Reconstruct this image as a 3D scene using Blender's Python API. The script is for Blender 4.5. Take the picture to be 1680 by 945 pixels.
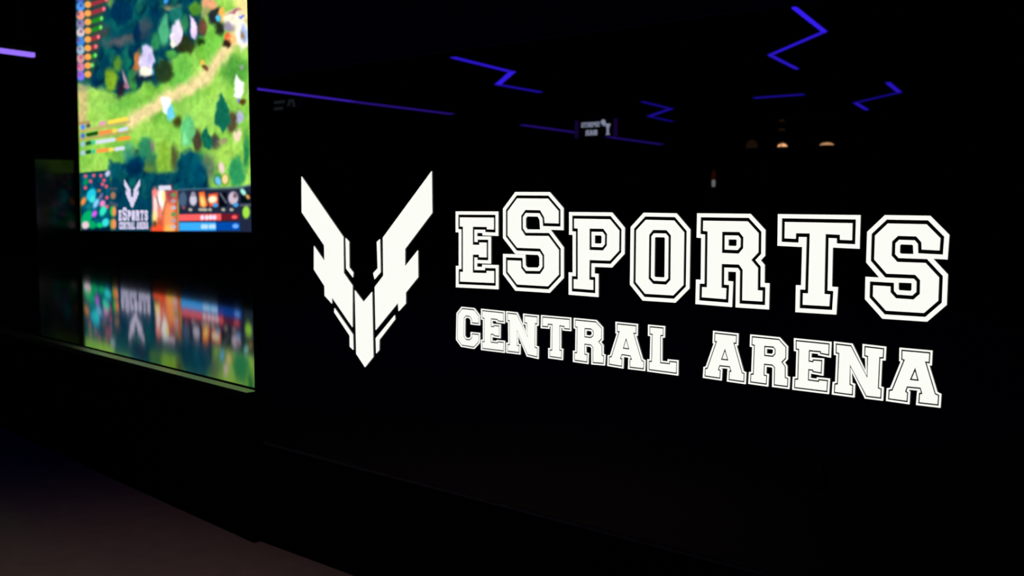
import bpy, bmesh, math, random
import numpy as np
from mathutils import Vector
from mathutils.geometry import tessellate_polygon

for o in list(bpy.data.objects):
    bpy.data.objects.remove(o)
SC = bpy.context.scene
COL = SC.collection

# ------------------------------------------------------------------ camera
# World: the glass logo wall is the plane y = 0, the room lies at y < 0, z is up.
F, CX, CY = 1750.0, 840.0, 472.5            # focal length / image centre in photo pixels
HORIZON, CAM_H, CAM_D = 331.0, 1.55, 2.759
PITCH = math.atan((CY - HORIZON) / F)
YAW = math.atan(1920.0 / F * math.cos(PITCH))   # angle between view direction and the wall
f_ = np.array([-math.cos(YAW), math.sin(YAW), 0.0])
R_ = np.array([math.sin(YAW), math.cos(YAW), 0.0])
Z_ = np.array([0.0, 0.0, 1.0])
FW = f_ * math.cos(PITCH) - Z_ * math.sin(PITCH)
UP = f_ * math.sin(PITCH) + Z_ * math.cos(PITCH)
C = np.array([0.0, -CAM_D, CAM_H])

cam_data = bpy.data.cameras.new('camera')
cam = bpy.data.objects.new('camera', cam_data)
COL.objects.link(cam)
cam.location = C
cam.rotation_euler = Vector(FW).to_track_quat('-Z', 'Y').to_euler()
cam_data.sensor_width = 36.0
cam_data.lens = F * 36.0 / 1680.0
cam_data.clip_end = 200
cam_data.dof.use_dof = True
cam_data.dof.focus_distance = 3.2
cam_data.dof.aperture_fstop = 4.0
SC.camera = cam

world = bpy.data.worlds.new('world')
SC.world = world
world.use_nodes = True
world.node_tree.nodes['Background'].inputs[0].default_value = (0, 0, 0, 1)
world.node_tree.nodes['Background'].inputs[1].default_value = 0.0

SC.view_settings.view_transform = 'Standard'
SC.view_settings.look = 'None'
SC.view_settings.exposure = 0.0
SC.view_settings.gamma = 1.0
SC.view_settings.use_curve_mapping = False


# ------------------------------------------------------------------ helpers
def ray(x, y):
    return FW + R_ * (x - CX) / F + UP * (CY - y) / F


def on_plane(x, y, o, n):
    """measured photo point -> point on the plane through o with normal n"""
    d = ray(x, y)
    t = np.dot(np.array(o) - C, n) / np.dot(d, n)
    return C + d * t


def mirrored(x, y, depth):
    """a thing seen reflected in the glass wall at that total distance"""
    v = C + ray(x, y) * depth
    return np.array([v[0], -v[1], v[2]])


def mirrored_at(x, y, yp):
    """the same for a thing standing in the plane y = yp"""
    d = ray(x, y)
    v = C + d * ((-yp - C[1]) / d[1])
    return np.array([v[0], -v[1], v[2]])


def on_ceiling(x, y, zc):
    d = ray(x, y)
    v = C + d * ((zc - CAM_H) / d[2])
    return np.array([v[0], -v[1], v[2]])


def s2l(c):
    c = np.asarray(c, dtype=float) / 255.0
    return np.where(c <= 0.04045, c / 12.92, ((c + 0.055) / 1.055) ** 2.4)


def principled(name, color, rough=0.5, spec=0.5, noise=0.0, scale=20.0, bump=0.0, metal=0.0, ior=1.5):
    m = bpy.data.materials.new(name)
    m.use_nodes = True
    nt = m.node_tree
    b = nt.nodes['Principled BSDF']
    b.inputs['Base Color'].default_value = (*color, 1)
    b.inputs['Roughness'].default_value = rough
    b.inputs['Metallic'].default_value = metal
    b.inputs['IOR'].default_value = ior
    b.inputs['Specular IOR Level'].default_value = spec
    if noise or bump:
        tc = nt.nodes.new('ShaderNodeTexCoord')
        n = nt.nodes.new('ShaderNodeTexNoise')
        n.inputs['Scale'].default_value = scale
        n.inputs['Detail'].default_value = 5
        nt.links.new(tc.outputs['Object'], n.inputs['Vector'])
        if noise:
            r = nt.nodes.new('ShaderNodeValToRGB')
            r.color_ramp.elements[0].position = 0.3
            r.color_ramp.elements[1].position = 0.7
            r.color_ramp.elements[0].color = (*[c * (1 - noise) for c in color], 1)
            r.color_ramp.elements[1].color = (*[min(1, c * (1 + noise)) for c in color], 1)
            nt.links.new(n.outputs['Fac'], r.inputs['Fac'])
            nt.links.new(r.outputs['Color'], b.inputs['Base Color'])
        if bump:
            bp = nt.nodes.new('ShaderNodeBump')
            bp.inputs['Strength'].default_value = bump
            bp.inputs['Distance'].default_value = 0.002
            nt.links.new(n.outputs['Fac'], bp.inputs['Height'])
            nt.links.new(bp.outputs['Normal'], b.inputs['Normal'])
    return m


def emitter(name, color, strength=1.0):
    m = bpy.data.materials.new(name)
    m.use_nodes = True
    nt = m.node_tree
    for n in list(nt.nodes):
        nt.nodes.remove(n)
    out = nt.nodes.new('ShaderNodeOutputMaterial')
    e = nt.nodes.new('ShaderNodeEmission')
    e.inputs['Color'].default_value = (*color, 1)
    e.inputs['Strength'].default_value = strength
    nt.links.new(e.outputs[0], out.inputs['Surface'])
    return m


def mesh_obj(name, verts, faces, mat, parent=None):
    me = bpy.data.meshes.new(name)
    me.from_pydata([tuple(map(float, v)) for v in verts], [], faces)
    me.update()
    if mat is not None:
        me.materials.append(mat)
    o = bpy.data.objects.new(name, me)
    COL.objects.link(o)
    if parent is not None:
        o.parent = parent
    return o


def bm_obj(name, bm, mat, parent=None, smooth=False):
    bmesh.ops.recalc_face_normals(bm, faces=bm.faces[:])
    me = bpy.data.meshes.new(name)
    bm.to_mesh(me)
    bm.free()
    if smooth:
        for p in me.polygons:
            p.use_smooth = True
    me.materials.append(mat)
    o = bpy.data.objects.new(name, me)
    COL.objects.link(o)
    if parent is not None:
        o.parent = parent
    return o


BOX_F = [(0, 3, 2, 1), (4, 5, 6, 7), (0, 1, 5, 4), (1, 2, 6, 5), (2, 3, 7, 6), (3, 0, 4, 7)]


def box(name, lo, hi, mat, parent=None, bevel=0.0):
    bm = bmesh.new()
    x0, y0, z0 = lo
    x1, y1, z1 = hi
    vs = [bm.verts.new(p) for p in ((x0, y0, z0), (x1, y0, z0), (x1, y1, z0), (x0, y1, z0),
                                    (x0, y0, z1), (x1, y0, z1), (x1, y1, z1), (x0, y1, z1))]
    for q in BOX_F:
        bm.faces.new([vs[i] for i in q])
    if bevel:
        bmesh.ops.bevel(bm, geom=bm.edges[:], offset=bevel, segments=2, affect='EDGES')
    return bm_obj(name, bm, mat, parent)


def prism(name, poly, z0, z1, mat, parent=None):
    """vertical prism over a plan polygon"""
    n = len(poly)
    v = [(p[0], p[1], z0) for p in poly] + [(p[0], p[1], z1) for p in poly]
    fs = [tuple(range(n - 1, -1, -1)), tuple(range(n, 2 * n))]
    fs += [(i, (i + 1) % n, n + (i + 1) % n, n + i) for i in range(n)]
    return mesh_obj(name, v, fs, mat, parent)


def lathe(name, prof, mat, parent=None, seg=20, loc=(0, 0, 0)):
    bm = bmesh.new()
    rings = []
    for r, z in prof:
        rings.append([bm.verts.new((loc[0] + r * math.cos(2 * math.pi * k / seg),
                                    loc[1] + r * math.sin(2 * math.pi * k / seg), loc[2] + z)) for k in range(seg)])
    for a, b in zip(rings[:-1], rings[1:]):
        for k in range(seg):
            bm.faces.new((a[k], a[(k + 1) % seg], b[(k + 1) % seg], b[k]))
    bm.faces.new(rings[0][::-1])
    bm.faces.new(rings[-1])
    return bm_obj(name, bm, mat, parent, smooth=False)


def area(poly):
    return 0.5 * sum(a[0] * b[1] - b[0] * a[1] for a, b in zip(poly, poly[1:] + poly[:1]))


def offset(poly, d):
    """mitred offset of a closed polygon; d > 0 grows it"""
    s = 1.0 if area(poly) > 0 else -1.0
    n = len(poly)
    out = []
    for i in range(n):
        p0, p1, p2 = (np.array(poly[(i + k) % n]) for k in (-1, 0, 1))
        e1 = (p1 - p0) / np.linalg.norm(p1 - p0)
        e2 = (p2 - p1) / np.linalg.norm(p2 - p1)
        n1 = np.array([e1[1], -e1[0]]) * s
        n2 = np.array([e2[1], -e2[0]]) * s
        b = n1 + n2
        q = np.dot(b, b)
        m = b * (2 / q) if q > 0.35 else b / math.sqrt(max(q, 1e-6)) * 2.4
        out.append(tuple(p1 + m * d))
    return out


def plate(name, loops, to3d, d0, d1, mat, parent=None):
    """flat plate cut from a polygon with holes; to3d(u, v, depth)"""
    tris = tessellate_polygon([[Vector((u, v, 0)) for u, v in l] for l in loops])
    flat = [p for l in loops for p in l]
    n = len(flat)
    v = [to3d(a, b, d1) for a, b in flat] + [to3d(a, b, d0) for a, b in flat]
    fs = [tuple(t) for t in tris]
    base = 0
    for l in loops:
        m = len(l)
        fs += [(base + i, base + (i + 1) % m, n + base + (i + 1) % m, n + base + i) for i in range(m)]
        base += m
    return mesh_obj(name, v, fs, mat, parent)


def outline(name, loops, g, w, to3d, d0, d1, mat, parent=None):
    """the raised contour band that runs round a letter at distance g, width w"""
    v, fs = [], []
    for k, l in enumerate(loops):
        sg = 1 if k == 0 else -1
        a, b = offset(l, sg * g), offset(l, sg * (g + w))
        m, s = len(l), len(v)
        v += [to3d(*p, d1) for p in a] + [to3d(*p, d1) for p in b] + [to3d(*p, d0) for p in a] + [to3d(*p, d0) for p in b]
        for i in range(m):
            j = (i + 1) % m
            fs += [(s + i, s + j, s + m + j, s + m + i), (s + i, s + j, s + 2 * m + j, s + 2 * m + i),
                   (s + m + i, s + m + j, s + 3 * m + j, s + 3 * m + i)]
    return mesh_obj(name, v, fs, mat, parent)


def empty(name, loc=(0, 0, 0)):
    o = bpy.data.objects.new(name, None)
    o.empty_display_size = 0.1
    COL.objects.link(o)
    o.location = loc
    return o


def tag(o, label, cat, group=None):
    o['label'] = label
    o['category'] = cat
    if group:
        o['group'] = group
    return o


def struct(o):
    o['kind'] = 'structure'
    return o


# ------------------------------------------------------------------ materials
M_FLOOR = principled('floor_vinyl', (0.29, 0.212, 0.222), 0.75, 0.25, noise=0.10, scale=9, bump=0.15)
M_WALL = principled('black_paint', (0.012, 0.012, 0.014), 0.85, 0.1, noise=0.1, scale=6)
M_BLUEWALL = principled('dark_blue_black_paint', (0.075, 0.075, 0.11), 0.9, 0.05, noise=0.1, scale=6)
M_CEIL = principled('black_ceiling_paint', (0.010, 0.010, 0.012), 0.95, 0.0, noise=0.1, scale=4)
M_GLASS = principled('black_gloss_glass', (0.0012, 0.0014, 0.0014), 0.012, 0.5, noise=0.1, scale=2)
M_STAGE = principled('polished_black_stage', (0.003, 0.004, 0.004), 0.06, 0.40, noise=0.2, scale=3)
M_GLOSS = principled('gloss_black_laminate', (0.004, 0.005, 0.005), 0.16, 0.24, noise=0.2, scale=3)
M_PLINTH = principled('matt_black_laminate', (0.004, 0.004, 0.004), 0.9, 0.05, noise=0.2, scale=10)
M_EDGE = principled('satin_edge_strip', (0.010, 0.010, 0.008), 0.22, 0.22, noise=0.05, scale=30)
M_TRIM = principled('dark_metal_trim', (0.035, 0.037, 0.045), 0.45, 0.5, noise=0.1, scale=30)
M_BLACKPL = principled('black_plastic', (0.01, 0.01, 0.01), 0.4, 0.5, noise=0.1, scale=30)
M_CHROME = principled('brushed_metal', (0.6, 0.6, 0.6), 0.25, 0.5, metal=1.0, noise=0.05, scale=40)
M_BOTTLE = principled('dark_green_glass', (0.02, 0.04, 0.02), 0.08, 0.5, noise=0.1, scale=30)
M_LETTER = emitter('backlit_white_acrylic', tuple(s2l((252, 253, 246))), 1.0)

# ------------------------------------------------------------------ room shell
CEIL = 2.9
HALL = 7.2
XL, XR, YB = -20.0, 3.0, -24.0
STAGE_Z = 0.69
CORNER = np.array([-4.0738, 0.0])           # left end of the logo wall
# stage axes: its front runs from the wall corner, turned a few degrees from the wall
A2 = math.atan(1655.0 / F * math.cos(PITCH))
_rot = A2 - YAW
SX = np.array([math.cos(_rot), math.sin(_rot), 0.0])    # along the stage front, to the right
SY = np.array([-SX[1], SX[0], 0.0])                        # into the depth of the stage
S0 = np.array([-4.073, -0.047, 0.0])                       # front corner of the stage on the floor


def st(u, v, z=0.0):
    p = S0 + SX * u + SY * v
    return (p[0], p[1], z)


struct(mesh_obj('floor', [(XL, YB, 0), (XR, YB, 0), (XR, 0.14, 0), (XL, 2.0, 0),
                          (XL, YB, -.1), (XR, YB, -.1), (XR, 0.14, -.1), (XL, 2.0, -.1)],
                BOX_F[::-1], M_FLOOR))
struct(box('ceiling', (XL, YB, CEIL), (XR, 0.0, CEIL + 0.1), M_CEIL))
struct(box('wall_back', (XL, YB - 0.1, 0), (XR, YB, CEIL), M_WALL))
struct(box('wall_right', (XR, YB, 0), (XR + 0.1, 0.14, CEIL), M_WALL))
struct(box('wall_left', (XL - 0.1, YB, 0), (XL, 8.5, HALL), M_WALL))
# the wall that carries the glass logo panel
struct(box('wall_front', (CORNER[0], 0.0, 0.0), (XR, 0.14, HALL), M_BLUEWALL))
struct(box('wall_stage_front', (XL, 0.0, CEIL), (CORNER[0], 0.14, HALL), M_WALL))
struct(box('wall_stage_side', (-2.6, 0.14, 0.0), (-2.5, 8.4, HALL), M_WALL))
struct(mesh_obj('wall_stage_back', [st(-19, 6.2, 0), st(1.6, 6.2, 0), st(1.6, 6.3, 0), st(-19, 6.3, 0),
                                    st(-19, 6.2, HALL), st(1.6, 6.2, HALL), st(1.6, 6.3, HALL), st(-19, 6.3, HALL)],
                BOX_F, M_WALL))
struct(box('ceiling_stage', (XL, 0.0, HALL), (-2.4, 8.5, HALL + 0.1), M_CEIL))

# ------------------------------------------------------------------ glass logo panel
GP = 0.014                                   # glass thickness
PX0, PX1, PZ0, PZ1 = -4.030, 2.2, 0.470, 2.093
panel = box('glass_panel', (PX0, -GP, PZ0), (PX1, -0.001, PZ1), M_GLASS, bevel=0.0015)
tag(panel, 'wide glossy black glass panel carrying the lit emblem and letters', 'glass panel')
tr = struct(box('trim_1', (PX0, -0.020, PZ0 - 0.010), (PX1, 0.0, PZ0), M_TRIM))
tr = struct(box('trim_2', (PX0, -0.016, PZ1), (PX1, 0.0, PZ1 + 0.005), M_TRIM))
struct(box('baseboard_front', (CORNER[0] + 0.002, -0.012, 0.0), (XR, 0.0, PZ0 - 0.010), M_PLINTH))
struct(box('trim_3', (CORNER[0] + 0.002, -0.012, PZ0 - 0.010), (PX0 - 0.001, 0.0, STAGE_Z + 0.002), M_PLINTH))
struct(box('trim_4', (CORNER[0] - 0.022, -0.012, STAGE_Z + 0.002), (PX0 - 0.001, 0.0, HALL), M_PLINTH))

# ------------------------------------------------------------------ emblem and letters
L0, L1 = GP + 0.0015, GP + 0.004              # back and front of the lit plates in front of y = 0


def wall3(u, v, d):
    return (u, -d, v)


def wpt(x, y):
    p = on_plane(x, y, (0, -L1, 0), (0, 1, 0))
    return (p[0], p[2])


CROPS = {'A': (740, 300, 200 / 945), 'B': (920, 330, 220 / 1223), 'C': (1130, 335, 160 / 840), 'D': (1265, 340, 160 / 796),
         'E': (1410, 340, 160 / 756), 'F': (740, 495, 190 / 1632), 'G': (920, 510, 200 / 1643), 'H': (1145, 535, 170 / 1397),
         'I': (1290, 545, 170 / 1285), 'J': (1400, 555, 170 / 1285)}

GLYPHS = [
    ('e', 'A', [[(68, 268), (328, 270), (328, 362), (277, 360), (277, 342), (165, 340), (165, 480), (218, 481), (218, 462), (272, 463), (272, 578), (216, 576), (216, 557), (165, 556), (165, 697), (275, 700), (275, 682), (330, 684), (330, 776), (70, 765), (70, 690), (92, 690), (92, 340), (68, 338)]]),
    ('S', 'A', [[(512, 120), (748, 122), (830, 218), (830, 315), (725, 312), (722, 268), (690, 212), (572, 210), (540, 255), (540, 360), (572, 410), (752, 412), (832, 520), (832, 712), (748, 802), (512, 788), (438, 690), (438, 600), (538, 604), (540, 660), (575, 705), (690, 707), (722, 660), (722, 560), (690, 510), (512, 503), (438, 408), (438, 220)]]),
    ('P', 'B', [[(122, 160), (445, 165), (530, 268), (528, 452), (445, 543), (258, 537), (256, 717), (292, 720), (292, 810), (118, 797), (118, 712), (155, 714), (155, 250), (122, 248)],
                [(258, 250), (388, 252), (422, 300), (420, 405), (385, 450), (258, 445)]]),
    ('O', 'B', [[(775, 170), (1030, 176), (1122, 285), (1115, 765), (1022, 860), (768, 845), (682, 738), (688, 265)],
                [(838, 263), (965, 265), (1004, 312), (1000, 720), (960, 762), (838, 755), (797, 708), (802, 308)]]),
    ('R', 'C', [[(124, 142), (505, 148), (598, 250), (596, 415), (535, 480), (592, 548), (590, 742), (632, 744), (630, 838), (460, 828), (464, 565), (432, 520), (280, 515), (278, 720), (320, 724), (316, 818), (112, 802), (114, 714), (156, 716), (162, 234), (122, 230)],
                [(284, 238), (435, 240), (470, 285), (468, 380), (428, 426), (282, 420)]]),
    ('T', 'D', [[(112, 120), (662, 130), (658, 270), (562, 266), (562, 225), (442, 219), (432, 708), (478, 712), (472, 808), (258, 796), (260, 702), (302, 704), (316, 214), (200, 212), (198, 258), (110, 254)]]),
    ('S', 'E', [[(220, 126), (518, 132), (625, 240), (618, 335), (482, 328), (480, 272), (440, 226), (296, 222), (250, 265), (246, 375), (290, 424), (510, 432), (615, 545), (608, 725), (498, 820), (205, 802), (104, 690), (106, 606), (238, 614), (238, 660), (280, 706), (418, 716), (468, 672), (470, 565), (432, 524), (210, 515), (114, 405), (120, 220)]]),
    ('C', 'F', [[(155, 105), (318, 122), (380, 205), (380, 298), (297, 290), (295, 245), (262, 200), (205, 192), (172, 228), (170, 490), (205, 540), (262, 545), (298, 510), (298, 462), (380, 470), (380, 560), (315, 632), (150, 605), (92, 525), (98, 178)]]),
    ('E', 'F', [[(445, 135), (728, 165), (728, 272), (660, 262), (660, 245), (555, 232), (555, 357), (607, 361), (607, 345), (670, 352), (668, 480), (605, 470), (605, 455), (552, 450), (552, 578), (660, 590), (662, 575), (730, 582), (730, 685), (445, 650), (445, 570), (472, 572), (472, 228), (445, 222)]]),
    ('N', 'F', [[(800, 170), (918, 183), (1080, 520), (1072, 295), (1040, 288), (1040, 205), (1205, 222), (1203, 303), (1175, 300), (1172, 650), (1205, 660), (1203, 768), (1080, 740), (922, 385), (920, 622), (950, 628), (948, 708), (800, 690), (800, 612), (830, 615), (826, 262), (800, 258)]]),
    ('T', 'F', [[(1293, 225), (1661, 258), (1661, 378), (1598, 372), (1598, 342), (1520, 330), (1520, 690), (1548, 695), (1545, 785), (1395, 765), (1395, 690), (1425, 692), (1430, 315), (1355, 308), (1355, 345), (1290, 340)]]),
    ('R', 'G', [[(200, 132), (468, 158), (540, 238), (540, 375), (497, 415), (545, 475), (545, 605), (570, 615), (565, 700), (438, 690), (438, 490), (405, 452), (312, 440), (312, 590), (345, 598), (342, 680), (190, 658), (190, 572), (220, 572), (225, 215), (200, 208)],
                [(315, 230), (410, 238), (445, 275), (440, 340), (405, 368), (312, 358)]]),
    ('A', 'G', [[(765, 185), (1005, 210), (1003, 297), (968, 290), (1080, 675), (1108, 690), (1105, 772), (935, 752), (938, 660), (962, 662), (938, 600), (815, 580), (790, 650), (815, 655), (812, 738), (655, 712), (658, 630), (685, 625), (795, 275), (765, 272)],
                [(878, 352), (925, 522), (830, 511)]]),
    ('L', 'G', [[(1205, 225), (1370, 240), (1368, 325), (1335, 325), (1333, 708), (1470, 722), (1470, 692), (1550, 700), (1548, 832), (1195, 785), (1195, 690), (1228, 692), (1238, 310), (1205, 305)]]),
    ('A', 'H', [[(235, 105), (508, 135), (505, 222), (470, 220), (585, 635), (612, 648), (608, 740), (425, 714), (430, 618), (455, 618), (430, 540), (285, 525), (262, 595), (290, 605), (285, 692), (100, 665), (105, 582), (130, 575), (258, 205), (232, 200)],
                [(362, 293), (411, 467), (304, 456)]]),
    ('R', 'H', [[(738, 155), (1085, 190), (1175, 290), (1172, 430), (1118, 485), (1165, 550), (1165, 700), (1200, 715), (1195, 805), (1035, 785), (1040, 555), (1005, 518), (885, 505), (880, 668), (915, 678), (910, 772), (715, 745), (720, 658), (752, 658), (768, 252), (735, 245)],
                [(888, 265), (1020, 275), (1050, 315), (1045, 380), (1010, 418), (888, 405)]]),
    ('E', 'I', [[(128, 115), (520, 155), (515, 272), (430, 255), (430, 235), (275, 220), (270, 367), (335, 377), (338, 355), (428, 362), (422, 497), (335, 481), (335, 465), (268, 455), (262, 600), (405, 620), (408, 600), (500, 610), (492, 727), (108, 680), (112, 592), (148, 592), (160, 208), (128, 202)]]),
    ('N', 'I', [[(625, 158), (795, 178), (1005, 580), (1015, 295), (980, 285), (982, 190), (1195, 215), (1190, 310), (1148, 307), (1130, 700), (1165, 712), (1160, 807), (995, 787), (785, 395), (778, 655), (812, 668), (808, 767), (602, 740), (608, 652), (640, 648), (658, 258), (625, 250)]]),
    ('A', 'J', [[(610, 160), (935, 190), (930, 292), (882, 285), (1005, 695), (1045, 715), (1038, 817), (820, 792), (828, 695), (858, 695), (835, 612), (660, 595), (635, 665), (660, 680), (655, 774), (445, 744), (450, 655), (485, 650), (640, 265), (608, 255)],
                [(765, 357), (813, 532), (694, 519)]]),
]
LABELS = [
    'small capital lit white block letter E that starts the word eSPORTS',
    'tall lit white block letter S between the small E and the P',
    'lit white block letter P of the word eSPORTS',
    'lit white block letter O between P and R',
    'large lit white block letter R between O and T',
    'large lit white block letter T between R and S in eSPORTS',
    'lit white block letter S that ends the word eSPORTS',
    'small lit white block letter C that starts the word CENTRAL',
    'small lit white block letter E between C and N of CENTRAL',
    'small lit white block letter N between E and T of CENTRAL',
    'small lit white block letter T between N and R of CENTRAL',
    'small lit white block letter R between T and A of CENTRAL',
    'small lit white block letter A between R and L of CENTRAL',
    'small lit white block letter L that ends the word CENTRAL',
    'small lit white block letter A that starts the word ARENA',
    'small lit white block letter R between A and E of ARENA',
    'small lit white block letter E between R and N of ARENA',
    'small lit white block letter N between E and A of ARENA',
    'small lit white block letter A that ends the word ARENA',
]
LETTER_POLYS = []                            # (char, loops in wall metres) for reuse at small size
for k, (ch, crop, loops) in enumerate(GLYPHS):
    x0, y0, s = CROPS[crop]
    wl = [[wpt(x0 + x * s, y0 + y * s) for x, y in l] for l in loops]
    LETTER_POLYS.append((ch, wl))
    cx = sum(p[0] for p in wl[0]) / len(wl[0])
    cz = min(p[1] for p in wl[0])
    e = empty('illuminated_letter', (cx, -L0, cz))
    t3 = lambda u, v, d, cx=cx, cz=cz: (u - cx, -d + L0, v - cz)
    big = k < 7
    g, w = (0.0102, 0.0118) if big else (0.0042, 0.0044)
    plate('letter_face', wl, t3, L0, L1, M_LETTER, e)
    outline('letter_outline', wl, g, w, t3, L0, L1, M_LETTER, e)
    tag(e, LABELS[k], 'letter', 'lit letters of the word eSPORTS' if big else 'lit letters of the words CENTRAL ARENA')

EMBLEM = [
    ('wing', [(494.1, 288.5), (563, 388.5), (563.7, 447.5), (578.1, 468.3), (578.1, 537.7), (544.3, 488.4), (544.3, 498.9), (532.2, 485.4), (531.8, 469.3), (514.5, 442.5), (514.6, 402.6), (531.8, 427.7), (531.2, 402.6), (494.5, 348.4)]),
    ('inner_strip', [(566.4, 389.5), (572.4, 396.2), (572.8, 438.4), (579.4, 446.8), (578.8, 455.8), (567.4, 440.8)]),
    ('lower_strip', [(548.3, 504.5), (578.9, 548.8), (579.5, 574.9), (573.4, 568.9), (573, 550.8), (547.7, 512.6)]),
    ('wing', [(708.1, 279.6), (708.9, 349.4), (664.3, 408.6), (664.3, 436.3), (685.4, 409.6), (685.8, 455), (665.5, 480.3), (665.5, 498.4), (653.4, 511.5), (652.4, 497.4), (615.8, 542.3), (614.2, 470.7), (628.3, 452), (627.6, 389.5)]),
    ('inner_strip', [(623.1, 391.5), (624.2, 446.8), (614.1, 458.8), (611.7, 447.8), (619.1, 439.8), (617.7, 396.6)]),
    ('lower_strip', [(647.4, 516.1), (648, 524.2), (622.2, 557.8), (621.8, 574.8), (616.6, 580.9), (615.8, 554.7)]),
    ('blade', [(581.6, 475.3), (596.1, 494.8), (610.2, 477.9), (612.2, 585.9), (598.5, 603), (584, 580.9)]),
]
EMB_POLYS = [(n, [wpt(*p) for p in poly]) for n, poly in EMBLEM]
ec = np.array([wpt(597, 603)[0], wpt(597, 603)[1]])
e = empty('illuminated_emblem', (ec[0], -L0, ec[1]))
for n, poly in EMB_POLYS:
    plate(n, [offset(poly, -0.0012)], lambda u, v, d: (u - ec[0], -d + L0, v - ec[1]), L0, L1, M_LETTER, e)
tag(e, 'lit white winged V-shaped emblem beside the large letters', 'emblem')

# ------------------------------------------------------------------ stage
stage = empty('stage', st(-4, 0.5))
inv = stage.location.copy()


def sp(name, plan, z0, z1, mat):
    return prism(name, [(st(u, v)[0] - inv[0], st(u, v)[1] - inv[1]) for u, v in plan], z0, z1, mat, stage)


SL, SD = -15.0, 6.15                          # stage length to the left, depth
sp('stage_base', [(SL, 0.0), (0.0, 0.0), (0.0, 0.040), (-0.03, 0.06), (-0.03, SD), (SL, SD)], 0.0, STAGE_Z - 0.030, M_PLINTH)
sp('edge_strip', [(SL, 0.002), (-0.045, 0.002), (-0.045, 0.060), (SL, 0.060)], STAGE_Z - 0.030, STAGE_Z - 0.003, M_EDGE)
sp('stage_floor', [(SL, 0.085), (-0.030, 0.085), (-0.030, SD), (SL, SD)], STAGE_Z - 0.030, STAGE_Z, M_STAGE)
tag(stage, 'raised black stage with a polished mirror-like floor and thin front edge strip', 'stage')

# ------------------------------------------------------------------ big screen at the back of the stage
contact = on_plane(270, 432.5, (0, 0, STAGE_Z), (0, 0, 1))
SCR_V = float(np.dot(contact - S0, SY))       # depth of the screen plane on the stage
SO = S0 + SY * SCR_V


def spt(x, y):
    p = on_plane(x, y, SO, SY) - SO
    return float(np.dot(p, SX)), float(p[2])


u0, zb = spt(133.5, 378)
u0t, _ = spt(125, 0)
zt = zb + 5.0
u1 = u0 + 9.4
_, zb1 = spt(409, 380.5)
ub1 = spt(409, 380.5)[0]
slope_b = (zb1 - zb) / (ub1 - u0)
lean = (u0t - u0) / (spt(125, 0)[1] - zb)


def photo_px(P):
    q = P - C
    dz = q @ FW
    return CX + F * (q @ R_) / dz, CY - F * (q @ UP) / dz


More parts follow.
